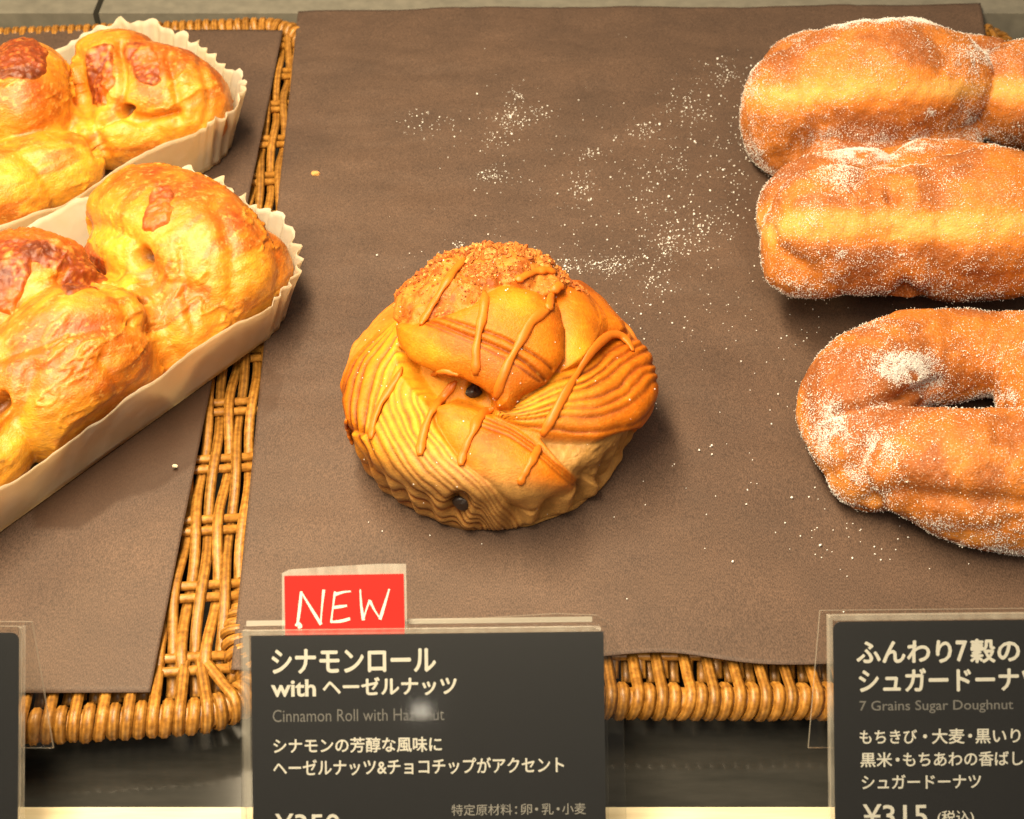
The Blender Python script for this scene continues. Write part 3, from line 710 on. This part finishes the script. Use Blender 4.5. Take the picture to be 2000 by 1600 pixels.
def pastry(label, base, parts, seed, browns, yellows, crusts, holes, flow=(1, 0, 0), folds=(), wall=None):
    root = thing('baked_pastry', label, 'pastry', base)
    V, N, F = blob_mesh(parts, .055, 10)
    st = np.array([1.0, 1.0, 1.0]); D = V-np.array(base)
    a = np.array(flow)/np.linalg.norm(flow); Dl = D-(D@a)[:, None]*a*.72
    fl = fbm(Dl, 1.5, 4, seed+1); flakes = np.exp(-(np.abs(fbm(Dl, .9, 5, seed+11))/.028)**2)*sstep(fbm(V, .6, 3, seed+12), -.25, .2)
    V0 = V.copy()
    V = V + N*(.17*fbm(V, .5, 3, seed)+.06*fl+.06*flakes+.035*np.abs(fbm(Dl, 2.4, 4, seed+13))+.02*fbm(V, 4, 3, seed+2))[:, None]
    u, v, d = proj(V0); fc = ((-FWD)@N.T) > 0
    for pl, wd, dp in folds:
        dd = line_d(np.stack([u, v], 1), pl); V = V - N*(dp*np.exp(-(dd/wd)**2)*fc)[:, None]
    if wall is not None:                                       # the paper presses the dough flat
        f_, ang, xe, ye = wall; ca, sa = cos(R(ang)), sin(R(ang)); dx, dy = V[:, 0]-f_[0], V[:, 1]-f_[1]; lx, ly = dx*ca+dy*sa, -dx*sa+dy*ca
        h_ = np.clip((V[:, 2]-f_[2])/2.05, 0, 1.25); o_ = .5*h_+.1*h_*h_
        soft = lambda x: np.where(x > 0, x, x*.0)
        low = 1-sstep(h_, 1.08, 1.25); ly = ly+soft((ye-o_+.17)-ly)*low; lx = lx-soft(lx-(xe+o_-.25))*low
        V[:, 0] = f_[0]+lx*ca-ly*sa; V[:, 1] = f_[1]+lx*sa+ly*ca
    gold = lin(208, 112, 16); brn = lin(164, 70, 8); yel = lin(234, 166, 48); dk = lin(110, 60, 22)
    bz = sstep(V[:, 2]-base[2], 1.2, 3.6)
    c = mixc(np.tile(yel, (len(V), 1)), gold, np.clip(.35*bz+.55*sstep(fbm(V, .5, 4, seed+4), -.35, .35), 0, 1))
    for cx, cy, rx, ry, k in browns: c = mixc(c, brn, np.clip(k*np.exp(-((u-cx)/rx)**2-((v-cy)/ry)**2)*(1+.8*fbm(V, 1.3, 3, seed+6)), 0, 1)*fc)
    for cx, cy, rx, ry, k in yellows: c = mixc(c, yel, np.clip(k*np.exp(-((u-cx)/rx)**2-((v-cy)/ry)**2), 0, 1)*fc)
    c = mixc(c, yel*1.05, flakes*.35); c = mixc(c, brn, sstep(fbm(Dl, 2.2, 5, seed+8), .02, .4)*.6)
    for cx, cy, rx, ry in holes:
        e = np.exp(-(((u-cx)/rx)**2+((v-cy)/ry)**2)**2)*fc; V = V-N*(e*.5)[:, None]; c = mixc(c, dk, e*.9)
    c = np.clip(c, .005, .9)
    mesh_obj('crust', V, F, M['puff'], root, col=c)
    Fa = np.array([f for f in F if len(f) == 4])
    for poly in crusts:                                       # bubbled cheese baked onto the crust
        jit = 11*np.stack([fbm(V, 1.5, 3, seed+20), fbm(V, 1.5, 3, seed+21)], 1)
        sd = np.where(fc, poly_sd(np.stack([u, v], 1)+jit, poly), -99)
        m = sd > -2; keep = m[Fa].all(1); fa = Fa[keep]; ids = np.unique(fa); re = -np.ones(len(V), int); re[ids] = np.arange(len(ids))
        Vc = V[ids]; Nc = N[ids]; s_ = sd[ids]
        wj = Vc+.12*np.stack([fbm(Vc, 2, 2, seed+40), fbm(Vc, 2, 2, seed+41), fbm(Vc, 2, 2, seed+42)], 1)
        w1 = worley(wj, 2.6, seed); w2 = worley(wj, 5.5, seed+7); bub = np.clip(1-w1*1.25, 0, 1); bub2 = np.clip(1-w2*1.3, 0, 1); pt = sstep(fbm(Vc, .8, 3, seed+33), -.25, .25)
        Vc = Vc + Nc*(-.05+.09*sstep(s_, 0, 12)+(.10*np.sqrt(bub)*pt+.06*np.sqrt(bub2))*sstep(s_, 1, 10)+.03*fbm(Vc, 5, 3, seed+44))[:, None]
        top = np.maximum(bub*pt, .7*bub2)
        cc = mixc(np.tile(lin(140, 60, 18), (len(Vc), 1)), lin(214, 132, 58), sstep(top, .25, .7)); cc = mixc(cc, lin(212, 104, 24), sstep(fbm(Vc, .6, 2, seed+35), -.15, .3)*.7)
        cc = mixc(cc, lin(92, 40, 16), sstep(fbm(Vc, 1.0, 3, seed+36), -.05, .4)*.7); cc = mixc(cc, lin(214, 124, 34), 1-sstep(s_, 0, 9))
        mesh_obj('cheese_crust', Vc, re[fa], M['cheese'], root, col=np.clip(cc, .005, .9))
    return root
def at(u, v, z): return PZ(u, v, z)
# front
LC = lambda f, ang, x, y, z: (f[0]+x*cos(R(ang))-y*sin(R(ang)), f[1]+x*sin(R(ang))+y*cos(R(ang)), z)
f1 = PZ(512, 664, zc); G1 = lambda x, y, z: LC(f1, 51, x, y, z)
paper_case('white paper case around the large front pastry, near edge smooth', LC(f1, 51, 2.2, -.1, zc), 51, 19.5, 6.9, 2.05, 2.2, 3)
pastry('large golden front pastry with blistered cheese patches in its paper case', (-11.5, 2.5, zc+.03),
    [ell(G1(-.15, 3.0, 2.1), (2.3, 3.55, 2.2), rz=R(44)), ell(G1(.6, 1.2, 1.7), (1.5, 1.5, 1.35)), ell(G1(-2.0, 1.5, 1.6), (2.2, 2.0, 1.55), rz=R(51)), ell(G1(-5.5, 1.4, 2.1), (2.85, 2.15, 2.15), rz=R(62)), ell(G1(-4.2, 2.6, 1.6), (2.2, 2.3, 1.6), rz=R(51)),
     ell(G1(-4.8, 4.3, 2.3), (2.3, 2.2, 2.0), rz=R(30)), ell(G1(-9.4, 2.3, 1.9), (2.5, 2.6, 2.0), rz=R(51)), ell(G1(-8.6, 4.7, 2.1), (2.4, 2, 2)), ell(G1(-12.8, 3.2, 1.9), (2.6, 2.8, 2))], 404,
    [(330, 350, 130, 50, .9), (470, 420, 80, 60, .8), (330, 560, 60, 90, .45), (180, 640, 120, 40, .8), (290, 690, 50, 40, .5), (120, 700, 140, 60, .5), (540, 500, 20, 40, .5), (30, 640, 60, 40, .5), (230, 790, 60, 60, .3)],
    [(240, 480, 70, 70, .9), (290, 600, 40, 60, .8), (100, 900, 90, 70, .7), (230, 720, 30, 20, .4), (350, 660, 30, 40, .7), (110, 590, 60, 20, .6)],
    [[(268, 415), (300, 360), (340, 355), (345, 400), (330, 440), (290, 462), (265, 440)],
     [(-60, 440), (60, 425), (130, 440), (205, 500), (212, 545), (170, 570), (130, 588), (110, 560), (130, 530), (65, 520), (50, 575), (20, 620), (-60, 590)]],
    [(268, 500, 17, 21), (2, 790, 14, 22), (277, 583, 7, 6)], flow=(.6, .8, 0), wall=(f1, 51, 2.2, -.1),
    folds=[([(140, 440), (220, 450), (275, 500), (310, 600), (340, 700)], 26, .30), ([(420, 400), (450, 480), (455, 580)], 16, .10), ([(0, 690), (110, 650), (220, 632), (300, 640)], 18, .18), ([(60, 720), (40, 800), (0, 860)], 22, .22), ([(350, 470), (360, 560), (380, 640)], 10, .08), ([(200, 700), (240, 780), (230, 880)], 12, .10), ([(120, 540), (210, 560), (260, 620)], 14, .2)])
f2 = PZ(395, 338, zc)
paper_case('white paper case around the rear pastry, fluted end toward the paper sheet', LC(f2, 45, 2.4, 0, zc), 45, 15.5, 6.6, 2.15, 2.3, 8)
pastry('golden rear pastry with orange cheese streaks in its paper case', (-14, 12.5, zc+.03),
    [ell(at(310, 196, 1.95), (2.65, 1.9, 1.75), rz=R(-25)), ell(at(250, 262, 1.5), (2.0, 1.2, 1.1), rz=R(10)), ell(at(230, 150, 2.2), (1.6, 1.7, 1.6)), ell(at(55, 210, 2.4), (1.6, 2.3, 2.0)), ell(at(70, 345, 1.5), (2.3, 1.5, 1.35), rz=R(30)), ell(at(-30, 380, 1.6), (2.2, 1.7, 1.5)), ell(at(150, 260, 1.3), (2, 1.6, 1.1)), ell(at(-130, 300, 2.0), (2.4, 2.4, 1.9))], 505,
    [(360, 110, 90, 40, .7), (260, 120, 90, 50, .6), (60, 170, 80, 60, .6), (430, 170, 30, 60, .5)], [(320, 270, 70, 30, .5), (240, 160, 15, 40, .6), (230, 270, 70, 30, .6), (60, 330, 90, 40, .7), (370, 210, 40, 60, .4)],
    [[(160, 118), (172, 95), (200, 86), (226, 92), (228, 130), (222, 168), (214, 205), (190, 212), (168, 200), (162, 160)], [(232, 92), (262, 84), (300, 88), (318, 120), (322, 158), (300, 168), (270, 160), (252, 140), (240, 120)], [(-10, 100), (20, 78), (66, 74), (96, 100), (94, 142), (60, 160), (10, 165), (-10, 150)]],
    [(243, 211, 15, 7)], flow=(.7, .7, 0), wall=(f2, 45, 2.4, 0),
    folds=[([(196, 238), (236, 222), (285, 236), (345, 222)], 9, .30), ([(330, 110), (345, 180), (350, 235)], 10, .16), ([(236, 90), (238, 150), (232, 205)], 9, .22), ([(150, 110), (158, 180), (180, 250), (200, 300)], 14, .25), ([(390, 120), (410, 190), (400, 240)], 8, .08)])

# ------------------------------------------------------------------ scattered sugar and crumbs
def scatter():
    r = np.random.RandomState(5); pts = []; fine = []
    Zc = lambda x, y: (700+x/2.5, 80+y/2.5)
    cl = [((740, 370), 40, 25, 45), ((770, 280), 30, 30, 22), ((870, 350), 45, 20, 22), ((330, 400), 80, 40, 32), ((640, 640), 30, 12, 20), ((700, 640), 40, 30, 14), ((1100, 700), 35, 60, 34), ((1140, 530), 25, 14, 16), ((1600, 330), 70, 60, 60),
          ((1790, 160), 70, 40, 45), ((1380, 430), 50, 25, 26), ((1570, 930), 90, 80, 80), ((1080, 1090), 80, 22, 60), ((1240, 1090), 40, 22, 40), ((1420, 1050), 120, 60, 36), ((1450, 1190), 50, 40, 26), ((1520, 990), 25, 25, 22), ((490, 985), 12, 10, 10),
          ((1800, 620), 120, 120, 60), ((1420, 700), 60, 60, 30), ((1550, 600), 60, 60, 24), ((1300, 800), 250, 200, 60), ((900, 600), 250, 200, 60), ((660, 450), 40, 30, 18), ((350, 1100), 100, 80, 12), ((1900, 450), 60, 90, 40), ((1700, 900), 80, 60, 40), ((1600, 1300), 300, 120, 45)]
    for (x, y), sx, sy, k in cl:
        q = np.stack([r.normal(x, sx, k), r.normal(y, sy, k)], 1); pts += [Zc(*p) for p in q]; q2 = np.stack([r.normal(x, sx*1.25, k), r.normal(y, sy*1.25, k)], 1); fine += [Zc(*p) for p in q2]
    for (x, y), sx, sy, k in (((1560, 610), 60, 30, 14), ((1640, 1020), 60, 50, 34), ((1440, 900), 120, 200, 26), ((1560, 740), 30, 60, 14), ((840, 1040), 200, 30, 5), ((1380, 880), 20, 20, 4), ((1450, 980), 60, 60, 8), ((1700, 1080), 80, 20, 14)):
        pts += list(map(tuple, np.stack([r.normal(x, sx, k), r.normal(y, sy, k)], 1)))
    V = []; base = np.array([(x, y, z) for x in (-1, 1) for y in (-1, 1) for z in (-1, 1)])*.6
    f = np.array([(0, 1, 3, 2), (4, 6, 7, 5), (0, 4, 5, 1), (2, 3, 7, 6), (0, 2, 6, 4), (1, 5, 7, 3)])
    for (u, v), kf in [(p, .86) for p in pts]+[(p, .45) for p in fine]:
        if u < 600 or u > 1990: continue
        p = PZ(u, v, zP+.13); s = r.choice([.022, .028, .035, .05], p=[.40, .36, .19, .05])*r.uniform(.8, 1.2)*kf
        V.append(p+np.array([0, 0, .0])+((base+r.normal(0, .16, (8, 3)))*s)@np.linalg.qr(r.normal(0, 1, (3, 3)))[0])
    F = (np.arange(len(V))*8)[:, None, None]+f[None]
    return np.concatenate(V), F.reshape(-1, 4)
SV, SF = scatter()
# let each grain rest on the uneven paper
from mathutils.bvhtree import BVHTree
from mathutils import Vector
def settle(V, names=('baking_paper',)):
    dg = bpy.context.evaluated_depsgraph_get(); trees = []
    for o in SC.objects:
        if o.name.split('.')[0] in names:
            e = o.evaluated_get(dg); trees.append((BVHTree.FromObject(e, dg), o.location))
    G = V.reshape(-1, 8, 3)
    for g in G:
        c = g.mean(0)
        for t, l in trees:
            h = t.ray_cast(Vector((c[0]*S, c[1]*S, .05))-l, Vector((0, 0, -1)))
            if h[0] is not None:
                z = (h[0].z+l.z)/S; g[:, 2] += z-g[:, 2].min()-.003; break
    return G.reshape(-1, 3)
SV = settle(SV)
o = mesh_obj('sugar_grains', SV, SF, M['sugar'], base=(4, 4, .1), smooth=False)
tag(o, 'white sugar grains scattered over the brown paper behind the cinnamon roll', 'sugar', kind='stuff')
def crumb_at(u, v, r, label, c):
    bm = bmesh.new(); bmesh.ops.create_icosphere(bm, subdivisions=3, radius=1); vv = np.array([q.co[:] for q in bm.verts]); ff = [[q.index for q in p.verts] for p in bm.faces]; bm.free()
    vv *= (1+.45*fbm(vv, 1.3, 3, int(u)))[:, None]*r*np.array([1, .8, .6]); p = PZ(u, v, zP+.1); vv += p+np.array([0, 0, r*.45])
    o = mesh_obj('pastry_crumb', vv, ff, M['crumb'], base=p, col=np.tile(c, (len(vv), 1))); tag(o, label, 'crumb')
crumb_at(617, 342, .14, 'pale crumb lying alone on the wide paper beside the wicker strip', lin(226, 170, 100))
crumb_at(342, 912, .07, 'tiny white crumb at the edge of the oil stain', lin(240, 220, 190))

# ------------------------------------------------------------------ price signs
def text_mesh(body, off=0.0, res=3):
    c = bpy.data.curves.new('t', 'FONT'); c.body = body; c.size = 1; c.offset = off; c.resolution_u = res
    o = bpy.data.objects.new('t', c); COL.objects.link(o)
    dg = bpy.context.evaluated_depsgraph_get(); me = bpy.data.meshes.new_from_object(o.evaluated_get(dg))
    v = np.array([q.co[:2] for q in me.vertices]); f = [list(p.vertices) for p in me.polygons]
    bpy.data.objects.remove(o); bpy.data.curves.remove(c); bpy.data.meshes.remove(me)
    return v, f
class Board:
    """a plane tilted back to face the shopper, measured in the photo's pixels"""
    def __init__(s, u0, v0, depth, rot=0.0):
        s.o = PD(u0, v0, depth); s.u0, s.v0 = u0, v0; s.k = PX*depth; a = R(rot)
        s.x = RT*cos(a)+UP*sin(a); s.y = UP*cos(a)-RT*sin(a); s.n = -FWD
    def P(s, u, v, h=0.0):
        u = np.asarray(u, float); v = np.asarray(v, float)
        return s.o + np.multiply.outer((u-s.u0)*s.k, s.x) - np.multiply.outer((v-s.v0)*s.k, s.y) + np.asarray(h)[..., None]*s.n if np.ndim(h) else s.o + np.multiply.outer((u-s.u0)*s.k, s.x) - np.multiply.outer((v-s.v0)*s.k, s.y) + h*s.n
def rr_px(x0, y0, x1, y1, r, n=8):
    rs = r if isinstance(r, (list, tuple)) else [r]*4            # tl, tr, br, bl
    pts = []
    for (cx, cy, a0), q in zip(((x0, y0, 180), (x1, y0, 270), (x1, y1, 0), (x0, y1, 90)), rs):
        ccx = cx+q if cx == x0 else cx-q; ccy = cy+q if cy == y0 else cy-q
        for k in range(n+1 if q else 1):
            a = R(a0+90*k/n); pts.append((ccx+q*cos(a), ccy+q*sin(a)))
    return np.array(pts)
def slab(name, bd, outline, h0, h1, mats, parent, wobble=0):
    o = np.asarray(outline, float)
    if wobble: o = o+np.stack([np.zeros(len(o)), rng.normal(0, wobble, len(o))], 1)
    n = len(o); V = np.concatenate([bd.P(o[:, 0], o[:, 1], h0), bd.P(o[:, 0], o[:, 1], h1)])
    F = [tuple(range(n)), tuple(range(n, 2*n))[::-1]] + [(i, n+i, n+(i+1) % n, (i+1) % n) for i in range(n)]
    return mesh_obj(name, V, F, mats, parent, smooth=False, mi=[0, 0]+[len(mats)-1]*n)
def lettering(name, bd, items, h, mat, parent):
    VV = []; FF = []; n = 0
    for body, x0, x1, y0, y1, off in items:
        v, f = text_mesh(body, 0 if ord(body[0]) > 0x2000 or body[0] in '7(' else off); lo, hi = v.min(0), v.max(0)
        sx = (x1-x0)/(hi[0]-lo[0]); sy = (y1-y0)/(hi[1]-lo[1]) if y1 is not None else sx
        u = x0+(v[:, 0]-lo[0])*sx
        vv = (y1-(v[:, 1]-lo[1])*sy) if y1 is not None else y0-(v[:, 1]-(lo[1]+hi[1])/2)*sy
        k = min(abs(off), .03)*abs(sx)*1.25 if ord(body[0]) > 0x2000 or body[0] in '7(' else 0
        for dx, dy in (((-k, 0), (k, 0), (0, k), (0, -k)) if k > 0 else ((0, 0),)):      # a heavier stroke
            VV.append(bd.P(u+dx, vv+dy, h)); FF += [[i+n for i in q] for q in f]; n += len(v); h += .0004
    return mesh_obj(name, np.concatenate(VV), FF, mat, parent, smooth=False)
DOTS = lambda xs, y, r: [('・', x-r, x+r, y-r, y+r, 0) for x in xs]
ac = [M['acrylic'], M['edge']]
# middle sign
D1 = 31.2
bd = Board(835, 1420, D1, .7)
s1 = thing('price_sign', 'black price sign for the cinnamon roll, red tag rising behind it', 'price sign', bd.P(835, 1660, -1.2))
slab('card', bd, rr_px(492, 1238, 1181, 1690, 0), -.03, 0, [M['card']], s1)
slab('acrylic_front', bd, rr_px(472, 1226, 1186, 1700, [6, 34, 6, 6]), .03, .13, ac, s1)
slab('acrylic_back', bd, np.array([(474, 1222), (900, 1214), (1090, 1205), (1170, 1209), (1202, 1232), (1214, 1280), (1219, 1400), (1224, 1700), (474, 1700)]), -.32, -.22, ac, s1)
slab('acrylic_lip', bd, rr_px(474, 1216, 1162, 1226, 2), -.62, -.56, [M['edge']], s1)
slab('acrylic_highlight', bd, rr_px(473, 1228, 489, 1700, 3), -.2, .02, [M['frost']], s1)  # added pale strips: highlights along the holder painted as colour
slab('acrylic_highlight', bd, rr_px(474, 1229, 1176, 1237, 3), -.2, .02, [M['frost']], s1)
b = .024
lettering('title', bd, [('シナモンロール', 533, 852, 1266, 1312, b), ('with', 530, 618, 1324, 1358, b), ('ヘーゼルナッツ', 632, 892, 1322, 1357, b)], .004, M['ink'], s1)
lettering('english_title', bd, [('Cinnamon Roll with Hazelnut', 533, 868, 1383, 1407, -.004)], .004, M['ink_grey'], s1)
lettering('description', bd, [('シナモンの芳醇な風味に', 534, 862, 1439, 1468, .016), ('ヘーゼルナッツ&チョコチップがアクセント', 533, 1100, 1481, 1512, .016)], .004, M['ink'], s1)
lettering('ingredients', bd, [('特定原材料', 880, 998, 1572, 1594, 0), (':', 1004, 1008, 1577, 1592, 0), ('卵', 1015, 1037, 1572, 1594, 0), ('乳', 1056, 1079, 1572, 1594, 0), ('小麦', 1096, 1142, 1572, 1594, 0)] + DOTS((1046, 1088), 1583, 3), .004, M['ink_mid'], s1)
lettering('price', bd, [('¥350', 535, 662, 1586, 1628, .01)], .004, M['ink'], s1)
# red tag behind it
tg = thing('new_tag', 'small red tag with handwritten white word in a clear sleeve', 'tag', bd.P(672, 1231, -.2))
bt = Board(672, 1175, D1+.2, 1.0)
slab('red_card', bt, rr_px(556, 1123, 789, 1250, 0), -.02, 0, [M['red']], tg)
slab('plastic_sleeve', bt, np.array([(549, 1250), (551, 1118), (566, 1111), (640, 1107), (740, 1103), (794, 1104), (794, 1250)]), -.06, -.035, [M['frost']], tg)
def strokes(bd, sets, wpx, h):
    VV = []; FF = []; n = 0
    for st in sets:
        p = resample(np.array(st, float), 12); t = np.gradient(p, axis=0); t /= np.linalg.norm(t, axis=1)[:, None]; nn = np.stack([-t[:, 1], t[:, 0]], 1)
        wd = wpx*(.85+.3*np.sin(np.linspace(0, 3, 12)+n)); a = p+nn*wd[:, None]/2; b_ = p-nn*wd[:, None]/2
        VV += [bd.P(a[:, 0], a[:, 1], h), bd.P(b_[:, 0], b_[:, 1], h)]; FF += [[n+i, n+i+1, n+12+i+1, n+12+i] for i in range(11)]; n += 24; h += .0008
    return np.concatenate(VV), FF
Z6 = lambda L: [[(440+x/2.5, 1080+y/2.5) for x, y in st] for st in L]
vv, ff = strokes(bt, Z6([[(350, 350), (362, 270), (372, 185)], [(370, 185), (420, 270), (466, 348)], [(464, 345), (472, 260), (482, 178)], [(537, 188), (526, 260), (515, 338)], [(535, 203), (575, 192), (614, 188)], [(528, 266), (560, 262), (594, 258)], [(512, 336), (560, 333), (608, 322)],
                     [(660, 180), (664, 260), (673, 330)], [(671, 330), (688, 280), (706, 232)], [(706, 236), (730, 285), (757, 326)], [(754, 328), (778, 255), (802, 180)], [(342, 352), (355, 340), (368, 356), (352, 360)]]), 5.2, .003)
mesh_obj('lettering', vv, ff, M['chalk'], tg, smooth=False)
# right sign
bd = Board(1800, 1400, D1, .6)
s2 = thing('price_sign', 'black price sign below the doughnuts, beginning with a rounded corner', 'price sign', bd.P(1900, 1660, -1.2))
slab('card', bd, rr_px(1629, 1213, 2330, 1690, [16, 16, 0, 0]), -.03, 0, [M['card']], s2)
slab('acrylic_front', bd, rr_px(1619, 1199, 2340, 1700, 6), .03, .13, ac, s2)
slab('acrylic_highlight', bd, rr_px(1620, 1200, 1628, 1700, 2), -.2, .02, [M['frost']], s2)
slab('acrylic_highlight', bd, rr_px(1630, 1200, 2338, 1211, 2), -.2, .02, [M['frost']], s2)
slab('acrylic_leg', bd, np.array([(1612, 1196), (2345, 1196), (2380, 1468), (1586, 1468)]), -.5, -.4, ac, s2)
lettering('title', bd, [('ふんわり', 1675, 1859, 1252, 1294, b), ('7', 1869, 1889, 1253, 1292, b), ('穀の', 1897, 1992, 1250, 1295, b), ('シュガードーナツ', 1679, 2034, 1306, 1350, b)], .004, M['ink'], s2)
lettering('english_title', bd, [('7 Grains Sugar Doughnut', 1679, 1979, 1368, 1393, -.004)], .004, M['ink_grey'], s2)
lettering('description', bd, [('もちきび', 1679, 1790, 1425, 1452, .014), ('大麦', 1820, 1883, 1424, 1453, .014), ('黒いりごま', 1905, 2058, 1424, 1453, .014), ('黒米', 1680, 1741, 1469, 1497, .014), ('もちあわの香ばしい', 1763, 2027, 1469, 1497, .014), ('シュガードーナツ', 1682, 1914, 1513, 1540, .014)] + DOTS((1806, 1894), 1438, 4) + DOTS((1752,), 1483, 4), .004, M['ink'], s2)
lettering('price', bd, [('¥315', 1683, 1809, 1570, 1614, .01), ('(税込)', 1829, 1900, 1584, 1612, .006)], .004, M['ink'], s2)
# left sign
bd = Board(0, 1400, D1, -.4)
s3 = thing('price_sign', 'black price sign below the pastries, no writing in view', 'price sign', bd.P(-150, 1660, -1.2))
slab('card', bd, rr_px(-640, 1236, 36, 1690, [14, 16, 0, 0]), -.03, 0, [M['card']], s3)
slab('acrylic_front', bd, rr_px(-650, 1222, 42, 1700, 6), .03, .13, ac, s3)
slab('acrylic_highlight', bd, rr_px(37, 1224, 43, 1700, 2), -.2, .02, [M['frost']], s3)
slab('acrylic_leg', bd, np.array([(-660, 1220), (48, 1220), (70, 1340), (92, 1470), (-690, 1470)]), -.5, -.4, ac, s3)
